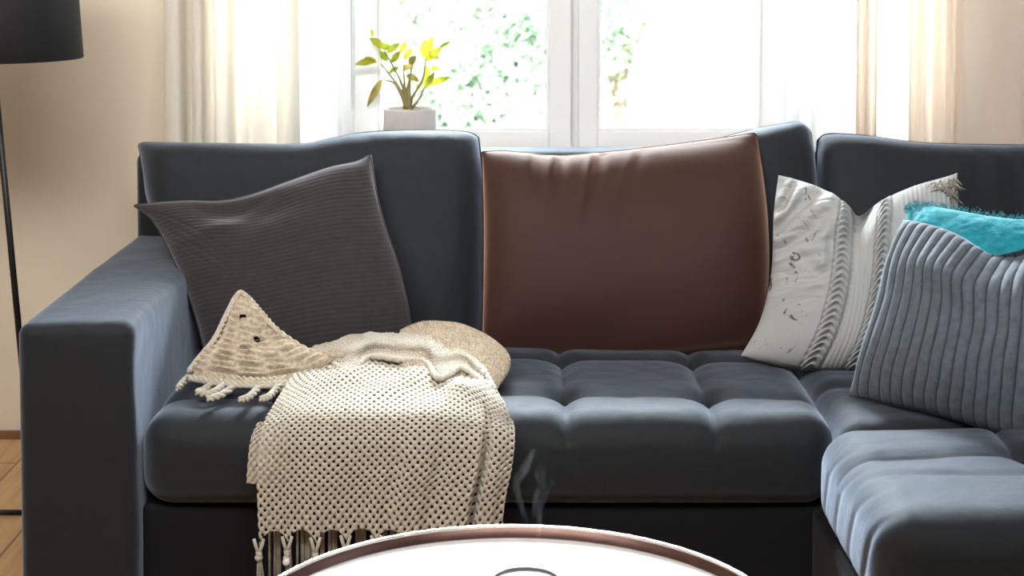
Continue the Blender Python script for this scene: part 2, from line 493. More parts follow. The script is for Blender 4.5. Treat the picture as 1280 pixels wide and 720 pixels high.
bush('garden_bush', (bx_[0], 9.0, .62), (.42, .42, .56), 16000, 'pale green bush outside behind the left window sash', 'bush', M_bush)
bx_ = atY(560, 20, 11.5)
bush('garden_bush', (bx_[0]-.05, 11.8, 1.0), (.8, .5, .7), 9000, 'loose washed-out bush outside, farther away beside the pot plant', 'bush', M_bush)
bx_ = atY(775, 60, 10.5)
bush('garden_bush', (bx_[0], 10.8, .75), (.36, .3, .62), 1800, 'faint sparse bush outside behind the right window sash', 'bush', M_bush)

# ------------------------------------------------------------ curtains
def curtain(name, pts, Yc, mat, label, z0=.03, z1=2.46, flare=0.0, cat='curtain', seed=0, group=None):
    """pts: list of (x, dy) making the fold line seen from above"""
    P = np.array([(x, Yc+dy) for x, dy in pts]); n = len(pts)*9
    L = crspline(P, np.linspace(0, 1, n)); nz = 26
    V = []; Fc = []
    cx = L[:, 0].mean()
    for j in range(nz):
        t = j/(nz-1); z = z1+(z0-z1)*t
        wob = .006*np.sin(3*t+np.arange(n)*.21+seed)*t
        for i in range(n):
            V.append((L[i, 0]+flare*(L[i, 0]-cx)*(t-.5)+wob[i], L[i, 1]+wob[i]*.7, z))
    for j in range(nz-1):
        for i in range(n-1):
            Fc.append((j*n+i, j*n+i+1, (j+1)*n+i+1, (j+1)*n+i))
    o = link_mesh(name, V, Fc, mat, None, True)
    s = o.modifiers.new('thick', 'SOLIDIFY'); s.thickness = .0015
    return tag(o, label, cat, group)
CY = 4.30
cx_ = lambda px: XY(px, CY)
def folds(pxs, amp):
    return [(cx_(p), (amp if i % 2 else -amp)) for i, p in enumerate(pxs)]
curtain('curtain', [(cx_(p), d) for p, d in ((210, .02), (214, -.02), (228, -.03), (233, .02), (243, .035), (246, -.02), (255, -.03), (259, .02), (268, .03), (273, -.025), (290, -.03), (297, .012), (306, .0), (318, -.018), (336, .012), (345, .018), (352, -.02), (368, -.03), (374, .01))], CY, M_drape,
        'cream opaque curtain hanging in deep folds left of the window', seed=1)
curtain('sheer_curtain', folds([362, 374, 386, 396, 406, 418, 430, 438], .010), CY+.045, M_sheer,
        'thin white sheer curtain beside the left cream curtain', seed=2)
curtain('sheer_curtain', folds([984, 1000, 1012, 1026, 1040, 1052, 1066, 1080, 1096, 1110, 1126, 1138], .010), CY+.045, M_sheer,
        'thin white sheer curtain over the right end of the window', seed=3)
curtain('curtain', folds([1066, 1072, 1078, 1086, 1091], .012), CY, M_drape2,
        'narrow peach curtain strip hanging in front of the right sheer', seed=4)
curtain('curtain', folds([1130, 1140, 1150, 1160, 1170, 1180, 1184, 1190, 1200, 1230, 1270, 1300], .012), CY, M_drape2,
        'blush beige curtain in soft folds at the right edge', seed=5)
m = MB(); m.tube([(-1.1, CY+.02, 2.50), (1.6, CY+.02, 2.50)], .012, 12)
rod = thing('curtain_rod', 'black metal curtain rod above the window', 'curtain rod'); m.build('rod', M_black, rod, smooth=True)
for x in (-1.0, 1.5):
    m = MB(); m.tube([(x, CY+.02, 2.50), (x, WY, 2.50)], .008, 8); m.build('bracket', M_black, rod, smooth=True)

# ------------------------------------------------------------ plant on the sill
PY = 4.425
pc = atY(512, 135, PY); pr_ = XY(546, PY)-XY(513, PY)
pot = thing('potted_plant', 'yellow-green leafy plant in a grey pot on the window sill', 'plant')
m = MB(); ph = pc[2]-WZ0
m.lathe([(0, 0), (pr_*.90, 0), (pr_*.93, .004), (pr_, ph*.5), (pr_, ph-.004), (pr_-.003, ph), (pr_-.008, ph-.002), (pr_-.009, ph-.02), (0, ph-.02)], (pc[0], PY, WZ0), 64)
m.build('pot', M_pot, pot, smooth=True)
m = MB(); m.lathe([(0, ph-.014), (pr_-.009, ph-.018)], (pc[0], PY, WZ0), 40); m.build('soil', M_soil, pot, smooth=True)
def leaf(mb, a, b, wd, droop=.25):
    a = np.array(a); b = np.array(b); d = b-a; L = np.linalg.norm(d); t = d/L
    side = np.cross(t, [0, 1, .3]); side /= np.linalg.norm(side)+1e-9
    nrm = np.cross(side, t); V = []; n = 9; Fc = []
    for i in range(n):
        s = i/(n-1); w_ = wd*math.sin(PI*min(1, s*.92+.06))**.8*(1-.25*s)
        c = a+d*s+np.array([0, 0, -droop*L*s*s*.5]); 
        V += [c-side*w_+nrm*w_*.3, c, c+side*w_+nrm*w_*.3]
    for i in range(n-1):
        k = i*3; Fc += [(k, k+1, k+4, k+3), (k+1, k+2, k+5, k+4)]
    mb.add(V, Fc)
g = lambda px, py, dy=0: atY(px, py, PY+dy)
leaves = [((478, 58), (462, 46), .012, 0), ((492, 62), (466, 52), .012, 0), ((470, 76), (444, 78), .012, 0), ((484, 66), (500, 52), .011, 0),
          ((484, 76), (474, 62), .012, 0), ((490, 78), (500, 62), .011, 0), ((477, 100), (459, 130), .011, 1), ((500, 66), (508, 50), .010, 0),
          ((530, 72), (541, 42), .014, 0), ((532, 76), (552, 56), .014, 0), ((528, 70), (532, 46), .012, 0), ((536, 66), (548, 72), .012, 0),
          ((533, 108), (534, 78), .011, 0), ((534, 106), (562, 94), .012, 0), ((532, 110), (543, 88), .010, 0), ((549, 60), (564, 50), .006, 0),
          ((505, 74), (516, 58), .010, 0), ((512, 80), (520, 68), .012, 2), ((508, 94), (524, 100), .012, 2), ((504, 88), (516, 78), .011, 2), ((466, 46), (464, 34), .005, 0),
          ((520, 112), (530, 100), .007, 0), ((498, 84), (486, 90), .009, 0), ((470, 78), (456, 70), .009, 0), ((538, 86), (550, 84), .008, 0)]
for i, (a, b, wd, k) in enumerate(leaves):
    m = MB(); dy = .03*math.sin(i*2.1)
    leaf(m, g(*a, dy), g(*b, dy+.01), wd, .2)
    m.build('leaf', M_leaf if k == 0 else M_leaf_dark, pot, smooth=True)
stems = [[(506, 136), (500, 112), (486, 92), (476, 80)], [(508, 136), (503, 108), (492, 84), (480, 62)], [(512, 136), (516, 120), (528, 100), (532, 74)],
         [(510, 136), (506, 110), (504, 80)], [(511, 136), (512, 112), (514, 84)], [(509, 136), (494, 106), (478, 99)], [(514, 136), (524, 124), (532, 106)], [(510, 136), (508, 118), (512, 98), (518, 72)]]
for i, s in enumerate(stems):
    m = MB(); q = [g(a, b, .02*math.sin(i+1)) for a, b in s]
    q = crspline(q, np.linspace(0, 1, 14)); m.tube(q, np.linspace(.005, .002, 14), 7); m.build('stem', M_stem, pot, smooth=True)

# ------------------------------------------------------------ floor lamp
lamp = thing('floor_lamp', 'black floor lamp with a drum shade on slim legs left of the sofa', 'lamp')
LY = 3.80
zb = atY(0, 73, LY)[2]; xr = XY(105, LY); lr = .215; lx = xr-lr
m = MB()
pf = [(lr, 0), (lr+.0008, .001), (lr-.018, .30), (lr-.0195, .30), (lr-.003, .0), (lr, 0)]
m.lathe(pf, (lx, LY, zb), 96); m.build('lamp_shade', M_shade, lamp, smooth=True)
for z_ in (zb+.002, zb+.298):
    m = MB()
    rr_ = lr-.002 if z_ < zb+.1 else lr-.019
    m.tube([(lx+rr_*math.cos(a), LY+rr_*math.sin(a), z_) for a in np.linspace(0, 2*PI, 64)], .0025, 6, False)
    m.build('shade_ring', M_black, lamp, smooth=True)
foot = atZ(32, 655, .01); topj = atY(-14, 20, LY)
m = MB(); m.tube([(foot[0], LY, .008), topj], .0075, 12); m.build('leg', M_black, lamp, smooth=True)
f2 = (2*topj[0]-foot[0]-.05, LY, .008)
m = MB(); m.tube([f2, topj], .0075, 12); m.build('leg', M_black, lamp, smooth=True)
f3 = (topj[0]-.12, LY+.3, .008)
m = MB(); m.tube([f3, topj], .0075, 12); m.build('leg', M_black, lamp, smooth=True)
m = MB(); m.tube([(foot[0], LY, .008), f2], .0065, 12); m.build('base_rod', M_black, lamp, smooth=True)
m = MB(); m.tube([topj, (topj[0], LY, topj[2]+.12)], .016, 14); m.tube([(lx-lr+.01, LY, zb+.2), (lx+lr-.015, LY, zb+.2)], .003, 6); m.build('lamp_socket', M_black, lamp, smooth=True)

# ------------------------------------------------------------ sofa
sofa = thing('corner_sofa', 'large slate grey corner sofa with tufted seat, in front of the window', 'sofa')
FRY = 3.06
ax0, ax1 = XY(19, FRY), XY(166, FRY)
armtop = atY(90, 405, FRY)[2]
def armfn(P, Nn, h):
    P = P.copy()
    top = np.clip(Nn[:, 2], 0, 1)
    P[:, 2] += top*(.004*fnoise(P[:, 0]*6+3, P[:, 1]*3))
    # padded inner side swells
    s = np.clip(Nn[:, 0], 0, 1)
    P[:, 0] += s*(.006*np.sin(PI*np.clip((P[:, 1]+h[1])/(2*h[1]), 0, 1))+.003*fnoise(P[:, 1]*4, P[:, 2]*5))
    return P
rbox('arm', (ax0, FRY, .04), (ax1, 4.14, armtop), .026, M_sofa, sofa, (24, 60, 30), 6, armfn)
BX1 = 1.75
rbox('backrest_frame', (XY(180, 4.1), 4.02, .06), (BX1, 4.16, atY(650, 190, 4.03)[2]), .025, M_sofa, sofa, (80, 4, 20), 4)
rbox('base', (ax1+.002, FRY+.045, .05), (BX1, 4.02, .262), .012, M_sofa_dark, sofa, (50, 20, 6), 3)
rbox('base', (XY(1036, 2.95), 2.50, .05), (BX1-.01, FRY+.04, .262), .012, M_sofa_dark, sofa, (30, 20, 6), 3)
m = MB()
for x, y in ((ax0+.06, 3.14), (ax0+.06, 4.05), (.6, 3.2), (1.6, 4.0), (.68, 2.58), (1.6, 2.58)):
    k = MB(); k.lathe([(.0, 0), (.018, 0), (.025, .055), (0, .055)], (x, y, 0), 16); k.build('foot', M_black, sofa, smooth=True)

def seatfn(tx, ty, x0off, y0off, crown=.012, front=.012, right=None, corner_pull=()):
    """tuft rows at world x in tx and world y in ty"""
    def fn(P, Nn, h):
        P = P.copy()
        u = P[:, 0]/h[0]; v = P[:, 1]/h[1]; wz = P[:, 2]/h[2]
        up = np.clip(Nn[:, 2], 0, 1)**.6
        X = P[:, 0]+x0off; Y = P[:, 1]+y0off
        dz = crown*(1-u**2)*(1-v**4)
        wob = .010*vnoise(X*7, Y*7+4)
        for a in tx:
            dz -= .010*np.exp(-((X-a+wob*.4)/.020)**2)*(.55+.45*np.cos(0))
            dz -= .006*np.exp(-((X-a+wob*.4)/.005)**2)
        for b in ty:
            dz -= .007*np.exp(-((Y-b+wob*.5)/.024)**2)
            dz -= .003*np.exp(-((Y-b+wob*.5)/.006)**2)
        for a in tx:
            for b in ty:
                r2 = (X-a)**2+(Y-b)**2
                dz -= .018*np.exp(-r2/.034**2)+.014*np.exp(-r2/.011**2)
        dz += .0025*fnoise(X*9, Y*9)
        P[:, 2] += dz*up
        fr = np.clip(-Nn[:, 1], 0, 1)
        P[:, 1] -= fr*front*(1-wz**2)*(1-np.abs(u)**6)
        for a in tx:     # the vertical seams run over the front edge
            P[:, 1] += fr*.006*np.exp(-((X-a)/.006)**2)*np.clip(wz*1.2, 0, 1)
        sd = np.abs(Nn[:, 0])
        P[:, 0] += np.sign(Nn[:, 0])*sd*front*.6*(1-wz**2)*(1-np.abs(v)**6)
        P[:, 2] += -.5*front*0
        return P
    return fn
SZ0, SZ1 = .262, .438
TX = [XY(707, 3.2), XY(886, 3.2)]; dX = TX[1]-TX[0]; TX = [TX[0]-2*dX, TX[0]-dX]+TX
TY = [atZ(0, 503, .425)[1], atZ(0, 456, .43)[1]]; TY.append(2*TY[1]-TY[0])
sx0, sx1 = ax1+.006, XY(1046, 3.08)
lo, hi = (sx0, 3.075, SZ0), (sx1, 3.93, SZ1)
rbox('seat_cushion', lo, hi, .055, M_sofa, sofa, (190, 120, 10), 9, seatfn(TX, TY, (lo[0]+hi[0])/2, (lo[1]+hi[1])/2))
# corner cushion (right of the long one) and the chaise cushion in front of it
lo, hi = (sx1+.004, 3.02, SZ0), (BX1-.02, 3.93, SZ1+.004)
rbox('seat_cushion', lo, hi, .04, M_sofa, sofa, (120, 90, 8), 8, seatfn([.95, 1.25], [3.3, 3.6], (lo[0]+hi[0])/2, (lo[1]+hi[1])/2))
chy = atZ(1150, 664, .43)[1]
lo, hi = (XY(1030, 2.97), chy-.012, SZ0), (BX1-.02, 3.005, SZ1+.012)
ctx = [atZ(1276, 578, .44)[0]]; cty = [atZ(1276, 578, .44)[1]]
base_fn = seatfn(ctx+[ctx[0]+.28, ctx[0]+.56], cty, (lo[0]+hi[0])/2, (lo[1]+hi[1])/2, crown=.016, front=.014)
def chaisefn(P, Nn, h):
    X0 = P[:, 0].copy(); Y0 = P[:, 1].copy()
    P = base_fn(P, Nn, h)
    side = np.clip(-Nn[:, 0], 0, 1)**.7
    wz = P[:, 2]/h[2]
    # puckers where the piping pulls the left side in
    for yy, dpt in ((-.06, .0025), (.05, .002), (.15, .002), (-.17, .005)):
        P[:, 0] += side*dpt*np.exp(-((Y0-yy+.05*wz)/.012)**2)
    crease = np.exp(-((Y0+.03+.10*(X0+h[0])**1.0*0+.03*np.sin((X0+h[0])*5))/.016)**2)*np.clip((X0+h[0])/.06, 0, 1)*np.clip(Nn[:, 2], 0, 1)
    P[:, 2] -= .005*crease
    return P
rbox('seat_cushion', lo, hi, .06, M_sofa, sofa, (170, 110, 10), 9, chaisefn)

# leaning plane of the back cushions: bottom Y 3.74, top Y 3.88
def lean(pA, pB, yaw=0):
    """plane through pA (low) and pB (high) as seen from the side; yaw turns it"""
    pA = np.array(pA, float); pB = np.array(pB, float)
    up = pB-pA; up /= np.linalg.norm(up)
    side = np.array([math.cos(yaw), math.sin(yaw), 0])
    n = np.cross(side, up); n /= np.linalg.norm(n)
    if n[1] > 0: n = -n
    return (pA, n)
bp_ = lean((0, 3.77, .44), (0, 3.885, .87))
def bwr(seed, a=.010):
    def f(U, V, W, H):
        x = U*W; y = V*H
        r = a*fnoise(x*3+seed, y*2.5+seed, 2)
        # soft gathers below the top edge
        r += .007*np.exp(-V*7)*np.sin(x*38+5*np.sin(x*8+seed))*(.5+.5*np.sin(x*13+seed))*np.clip(V*16, 0, 1)
        r += .003*fnoise(x*11+seed, y*4)
        return r
    return f
def piping(border, r, mat, parent, n=260, name='piping'):
    B = np.concatenate([border, border[:1]])
    d = np.concatenate([[0], np.cumsum(np.linalg.norm(np.diff(B, axis=0), axis=1))])
    s = np.linspace(0, d[-1], n); Q = np.stack([np.interp(s, d, B[:, k]) for k in range(3)], -1)
    mb = MB(); mb.tube(Q, r, 7, False)
    return mb.build(name, mat, parent, smooth=True)
# left
o, S, Fr, B = pillow('back_cushion', bp_, [(174, 181), (186, 179), (260, 180), (370, 181), (410, 175), (450, 167), (500, 164), (550, 164), (585, 166), (598, 172)],
    [(598, 172), (603, 230), (604, 330), (602, 452)], [(262, 446), (400, 450), (602, 452)], [(174, 181), (180, 215), (190, 262), (235, 320), (258, 380), (262, 446)],
    .095, M_sofa, sofa, Tb=.075, p=9, q=2, nu=120, nv=90, wr=bwr(1))
piping(Fr[[2, ]][0] if False else B, .003, M_sofa_dark, o)
# middle (under the brown one)
o, S, Fr, B = pillow('back_cushion', bp_, [(606, 196), (650, 203), (720, 200), (800, 194), (880, 180), (940, 164), (975, 157), (1000, 154), (1013, 165)],
    [(1013, 165), (1020, 230), (1021, 330), (1018, 452)], [(606, 450), (800, 450), (1018, 452)], [(606, 190), (606, 330), (606, 450)],
    .088, M_sofa, sofa, Tb=.075, p=9, q=2, nu=120, nv=90, wr=bwr(5, .012))
piping(B, .003, M_sofa_dark, o)
# right
o, S, Fr, B = pillow('back_cushion', bp_, [(1022, 176), (1035, 168), (1080, 170), (1140, 178), (1200, 181), (1300, 182), (1440, 182)],
    [(1440, 182), (1442, 330), (1440, 452)], [(1024, 452), (1200, 452), (1440, 452)], [(1022, 176), (1020, 230), (1022, 330), (1024, 452)],
    .095, M_sofa, sofa, Tb=.075, p=9, q=2, nu=120, nv=90, wr=bwr(9))
piping(B, .003, M_sofa_dark, o)

# ------------------------------------------------------------ brown cushion
brp = lean((0, 3.61, .455), (0, 3.775, .86))
def brwr(U, V, W, H):
    x = U*W; y = V*H
    r = .008*fnoise(x*3+4, y*3+2, 2)
    for cx, sl, am, ln in ((.26, -.10, .010, .20), (.40, -.13, .011, .24), (.17, -.03, .006, .16), (.55, -.2, .004, .25)):
        d = (U-(cx+sl*V*1.6))
        r += am*np.exp(-(d/.018)**2)*np.exp(-(V/ln)**2)*1.0
        r -= am*.8*np.exp(-((d-.035)/.022)**2)*np.exp(-(V/ln)**2)
    r += .004*np.sin(7*U+9*V)*np.exp(-((V-.9)/.2)**2)
    return r
o, S, Fr, B = pillow('cushion', brp, [(603, 190), (630, 189), (660, 192), (700, 195), (760, 190), (840, 181), (900, 173), (945, 166)],
    [(945, 166), (953, 215), (959, 270), (961, 340), (955, 430)], [(603, 443), (700, 445), (800, 446), (880, 440), (955, 430)], [(603, 190), (605, 300), (603, 443)],
    .085, M_brown, None, Tb=.012, p=2.4, q=1.6, pqu=(8, 2), nu=170, nv=120, wr=brwr, k=.6)
tag(o, 'wide rust-brown cushion leaning against the middle of the sofa back', 'cushion')
piping(B, .0022, M_brown, o, name='seam')

# ------------------------------------------------------------ charcoal ribbed cushion
chp = lean((0, 3.50, .46), (0, 3.70, .80))
def chwr(U, V, W, H):
    x = U*W; y = V*H
    r = .009*fnoise(x*4+8, y*4+2, 2)
    # hollow between the two upper corners
    r -= .032*np.exp(-((U-.42)/.22)**2)*np.exp(-((V-.10-.1*U)/.09)**2)
    r += .010*np.exp(-((V-.22-.10*np.cos(5*U))/.05)**2)*np.exp(-((U-.35)/.3)**2)
    for k in range(4):
        r -= .004*np.exp(-(((U-.05)*1.2-(V-.12-.07*k))/.012)**2)*np.exp(-(U/.18)**2)
    r += .0005*np.sin(2*PI*(y+.010*np.sin(x*6))/.0105)*np.clip(6*V, 0, 1)
    return r
o, S, Fr, B = pillow('cushion', chp, [(168, 257), (200, 254), (235, 252), (275, 252), (315, 244), (360, 228), (410, 211), (445, 203), (463, 194)],
    [(463, 194), (470, 240), (480, 280), (495, 325), (507, 372), (516, 424)], [(262, 462), (330, 462), (400, 450), (470, 440), (516, 424)],
    [(168, 257), (190, 274), (208, 305), (228, 350), (246, 400), (262, 462)], .072, M_char, None, Tb=.055, p=2.6, q=2, nu=170, nv=330, wr=chwr, k=.35)
tag(o, 'square charcoal ribbed cushion leaning at the left arm of the sofa', 'cushion')
piping(B, .0028, M_char, o, name='seam')

# ------------------------------------------------------------ off-white ruffled cushion
def band_mask(U, V, c0, c1, hw):
    c = c0+(c1-c0)*V
    return np.exp(-((U-c)/hw)**4)
def whwr(U, V, W, H):
    x = U*W; y = V*H
    r = .008*fnoise(x*4, y*4+6, 2)
    # chop in the middle of the top edge
    r -= .062*np.exp(-((U-.47+.25*V)/.075)**2)*np.exp(-(V/.24)**2)
    r += .022*np.exp(-((U-.32)/.09)**2)*np.exp(-((V-.12)/.10)**2)+.014*np.exp(-((U-.56)/.08)**2)*np.exp(-((V-.15)/.12)**2)
    # ruffled bands
    for c0, c1, hw in ((.385, .345, .048), (.615, .55, .040)):
        mk = band_mask(U, V, c0, c1, hw)
        c = c0+(c1-c0)*V
        r += mk*(.004+.0065*np.sin(2*PI*(y+.012*np.cos((U-c)/hw*2.2)+.002*vnoise(y*60, x*40))/.0165))
        r -= .008*np.exp(-((np.abs(U-c)-hw*1.02)/.008)**2)
    # fine ribs between the bands
    rib = np.clip((U-(.44-.04*V))*30, 0, 1)*np.clip((.57-.06*V-U)*30, 0, 1)+np.clip((U-.67)*30, 0, 1)
    r += .0010*rib*np.sin(2*PI*x/.0105)
    # crinkles on the left
    lf = np.clip((.33-.04*V-U)*20, 0, 1)
    r += lf*.009*np.abs(fnoise(x*16+3*y*8, y*20, 3))*np.clip((.75-V)*4, 0, 1)
    r += lf*.0065*np.sin((x*.8+y*1.0)*85+4*vnoise(x*16, y*16))*np.exp(-((V-.25)/.26)**2)*1.5
    return r
def creased_white():
    m, nt, out = newmat('off_white_boucle')
    b = N(nt, 'ShaderNodeBsdfPrincipled'); nt.links.new(b.outputs[0], out.inputs[0])
    b.inputs['Roughness'].default_value = .9; b.inputs['Specular IOR Level'].default_value = .1
    uv = N(nt, 'ShaderNodeUVMap'); uv.uv_map = 'UVMap'
    nz = N(nt, 'ShaderNodeTexNoise'); nz.inputs['Scale'].default_value = 34; nz.inputs['Detail'].default_value = 4; nz.inputs['Distortion'].default_value = 1.5
    nt.links.new(uv.outputs[0], nz.inputs[0])
    cr = N(nt, 'ShaderNodeValToRGB')
    cr.color_ramp.elements[0].position = .32; cr.color_ramp.elements[0].color = (.11, .105, .10, 1)  # dark marks paint crease shadow into the cloth colour
    cr.color_ramp.elements[1].position = .38; cr.color_ramp.elements[1].color = (.41, .415, .41, 1)
    nt.links.new(nz.outputs[0], cr.inputs[0])
    sx = N(nt, 'ShaderNodeSeparateXYZ'); nt.links.new(uv.outputs[0], sx.inputs[0])
    mr = N(nt, 'ShaderNodeMapRange'); mr.inputs[1].default_value = .085; mr.inputs[2].default_value = .11; mr.inputs[3].default_value = 1; mr.inputs[4].default_value = 0
    nt.links.new(sx.outputs[0], mr.inputs[0])
    mx = N(nt, 'ShaderNodeMix', data_type='RGBA'); mx.inputs[6].default_value = (.41, .415, .41, 1)
    nt.links.new(mr.outputs[0], mx.inputs[0]); nt.links.new(cr.outputs[0], mx.inputs[7]); nt.links.new(mx.outputs[2], b.inputs['Base Color'])
    n2 = N(nt, 'ShaderNodeTexNoise'); n2.inputs['Scale'].default_value = 420; nt.links.new(uv.outputs[0], n2.inputs[0])
    bp = N(nt, 'ShaderNodeBump'); bp.inputs['Strength'].default_value = .5; bp.inputs['Distance'].default_value = .001
    nt.links.new(n2.outputs[0], bp.inputs['Height']); nt.links.new(bp.outputs[0], b.inputs['Normal'])
    return m
M_white = creased_white()
whp = lean((atZ(927, 440, .47)[0], 3.47, .455), (atZ(927, 440, .47)[0], 3.62, .80), yaw=-.15)
o, S, Fr, B = pillow('cushion', whp, [(973, 219), (1000, 226), (1035, 240), (1060, 256), (1074, 270), (1100, 252), (1140, 234), (1180, 222), (1197, 216)],
    [(1197, 216), (1198, 262), (1196, 330), (1190, 400), (1180, 455)], [(926, 445), (960, 455), (1010, 464), (1080, 464), (1180, 455)],
    [(973, 219), (967, 270), (964, 340), (950, 400), (926, 445)], .080, M_white, None, Tb=.05, p=2.6, q=2, nu=260, nv=300, wr=whwr, k=.4)
tag(o, 'off-white cushion with two ruffled bands, right of the brown cushion', 'cushion')
# tufted corner patch at the top right
mb = MB()
nvv, nuu = Fr.shape[:2]
for k in range(90):
    a = rng.rand(); b = rng.rand()*(1-a)
    p = Fr[int(nvv*(.03+.24*b)), int((nuu-1)*(1-.17*a-.01))]+np.array([0, -.004, 0])
    q = p+np.array([.010*rng.randn(), -.006, -.010-.006*rng.rand()])
    mb.tube([p, (p+q)/2+np.array([0, -.007, 0]), q], .0016, 5)
mb.build('yarn_loops', M_strand, o, smooth=True)

# ------------------------------------------------------------ teal cushion and grey pleated cushion
gA = atZ(1062, 492, .455); 
yaw = math.radians(-40)
nrm_lean = lean((gA[0], gA[1], .455), (gA[0]+.07, gA[1]+.10, .80), yaw)
offs = -np.array(nrm_lean[1])*.13
tlp = (np.array(nrm_lean[0])+offs, nrm_lean[1])
o, S, Fr, B = pillow('cushion', tlp, [(1133, 262), (1160, 257), (1200, 264), (1240, 271), (1290, 275), (1370, 268)],
    [(1370, 268), (1372, 350), (1360, 440)], [(1120, 440), (1240, 450), (1360, 440)], [(1133, 262), (1126, 350), (1120, 440)],
    .05, M_teal, None, Tb=.03, p=3, q=2, nu=90, nv=80, wr=lambda U, V, W, H: .006*fnoise(U*4, V*4)+.002*fnoise(U*30, V*30))
tag(o, 'teal plush cushion tucked behind the grey pleated cushion', 'cushion')
mb = MB()
for k in range(700):
    t = rng.rand(); i = int(t*(len(S[0])-1)); p = S[0][i]+rng.randn(3)*.004
    mb.tube([p, p+np.array([.004*rng.randn(), -.003, .004+.006*rng.rand()])], [.0009, .0003], 4)
fz = mb.build('fuzz', M_teal, o); fz['kind'] = 'stuff'
GROOVE = {}
def grwr(U, V, W, H):
    x = U*W; y = V*H
    r = .010*fnoise(x*4+2, y*4+1, 2)
    r -= .040*np.exp(-((U-.62)/.14)**2)*np.exp(-(V/.20)**2)
    r += .018*np.exp(-((U-.36)/.20)**2)*np.exp(-((V-.22)/.10)**2)
    ph = x/.0215 + .55*np.sin(V*4+1.2)*np.exp(-V*2.2)*2*(U) + .25*fnoise(x*3, y*6)
    s = np.abs(np.sin(PI*ph))
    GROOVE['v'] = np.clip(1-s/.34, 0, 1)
    r += .0070*(s**.50-.7)
    r += .0012*fnoise(x*60, y*18)
    return r
def pleated():
    return principled('grey_blue_pleats', (.105, .125, .15), .75, spec=.25, sheen=.28, sheen_tint=(.85, .93, 1), bump=[(260, .6, .001)], var=.18, var_scale=70)
M_grey = pleated()
def groove_shade(m):
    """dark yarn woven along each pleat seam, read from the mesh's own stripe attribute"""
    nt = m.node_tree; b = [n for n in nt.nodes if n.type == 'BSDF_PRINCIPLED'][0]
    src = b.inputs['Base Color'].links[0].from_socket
    at = N(nt, 'ShaderNodeAttribute'); at.attribute_name = 'pleat_shade'
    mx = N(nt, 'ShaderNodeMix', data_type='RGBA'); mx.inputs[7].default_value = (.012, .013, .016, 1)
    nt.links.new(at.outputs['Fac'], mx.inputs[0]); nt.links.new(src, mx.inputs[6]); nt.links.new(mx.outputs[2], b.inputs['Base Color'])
groove_shade(M_grey)
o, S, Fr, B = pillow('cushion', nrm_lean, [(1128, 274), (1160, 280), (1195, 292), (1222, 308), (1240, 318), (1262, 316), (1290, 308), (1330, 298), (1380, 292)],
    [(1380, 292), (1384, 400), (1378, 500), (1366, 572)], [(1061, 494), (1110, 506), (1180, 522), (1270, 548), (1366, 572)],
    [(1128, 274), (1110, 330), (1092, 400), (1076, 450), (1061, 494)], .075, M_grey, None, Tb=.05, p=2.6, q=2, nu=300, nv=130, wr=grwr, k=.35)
ga = o.data.attributes.new('pleat_shade', 'FLOAT', 'POINT')  # strength of the dark shade painted into the pleat grooves
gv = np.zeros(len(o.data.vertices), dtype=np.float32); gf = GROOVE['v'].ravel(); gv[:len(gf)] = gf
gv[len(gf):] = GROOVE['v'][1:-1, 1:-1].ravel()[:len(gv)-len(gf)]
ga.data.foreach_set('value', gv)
tag(o, 'grey-blue pleated cushion nearest the camera at the right edge', 'cushion')

# ------------------------------------------------------------ knitted throw
throw = thing('knitted_throw', 'cream open-knit throw with fringe draped over the left seat', 'blanket')
def sheet(name, grid, mat, a, b, hole, relief, nu, nv, parent, extra=None, keep=None, thick=.004, lump=0.0, skew=0):
    """grid: rows x cols of 3-D points, smoothed; knitted relief with real holes"""
    G = np.array(grid, float)
    us = np.linspace(0, 1, nu); vs = np.linspace(0, 1, nv)
    R = np.stack([crspline(row, us) for row in G])            # rows, nu, 3
    S = np.stack([crspline(R[:, j], vs) for j in range(nu)], 1)   # nv, nu, 3
    U, V = np.meshgrid(us, vs)
    W = np.linalg.norm(np.diff(S, axis=1), axis=2).sum(1).mean(); H = np.linalg.norm(np.diff(S, axis=0), axis=2).sum(0).mean()
    def normals(S):
        du = np.gradient(S, axis=1); dv = np.gradient(S, axis=0)
        n = np.cross(du, dv); n /= np.linalg.norm(n, axis=2, keepdims=True)+1e-12
        flip = np.sign(n[..., 1:2]*-1+n[..., 2:3]*.6); flip[flip == 0] = 1
        return n*flip
    if extra is not None:
        S = S+normals(S)*extra(U, V, W, H)[..., None]
    n = normals(S)
    x = U*W+skew*V*H; y = V*H
    x = x+.0018*vnoise(x*25, y*25); y = y+.0018*vnoise(x*25+9, y*25)
    Hh = np.cos(2*PI*(x/a+y/b))+np.cos(2*PI*(x/a-y/b))
    S = S + n*((-relief*Hh+lump*fnoise(x*60, y*60))[..., None])
    idx = np.arange(nu*nv).reshape(nv, nu)
    Hf = (Hh[:-1, :-1]+Hh[1:, :-1]+Hh[:-1, 1:]+Hh[1:, 1:])/4
    ok = Hf < hole
    if keep is not None: ok &= keep(U[:-1, :-1], V[:-1, :-1], W, H)
    faces = []
    # keep the winding so that normals face outward
    dn = np.cross(S[1:-1, 2:][:, :-0 or None]-S[1:-1, :-2], S[2:, 1:-1]-S[:-2, 1:-1]).reshape(-1, 3).mean(0) if False else None
    for i in range(nv-1):
        for j in range(nu-1):
            if ok[i, j]: faces.append((idx[i+1, j], idx[i+1, j+1], idx[i, j+1], idx[i, j]))
    uv = np.stack([U*W, (1-V)*H], -1).reshape(-1, 2)
    o = link_mesh(name, S.reshape(-1, 3), faces, mat, parent, True, uv)
    s = o.modifiers.new('thick', 'SOLIDIFY'); s.thickness = thick; s.offset = -1
    return o, S, W, H
Zr = lambda z, *pts: [atZ(a, b, z) for a, b in pts]
Yr = lambda Y, *pts: [atY(a, b, Y) for a, b in pts]
AY = 3.005
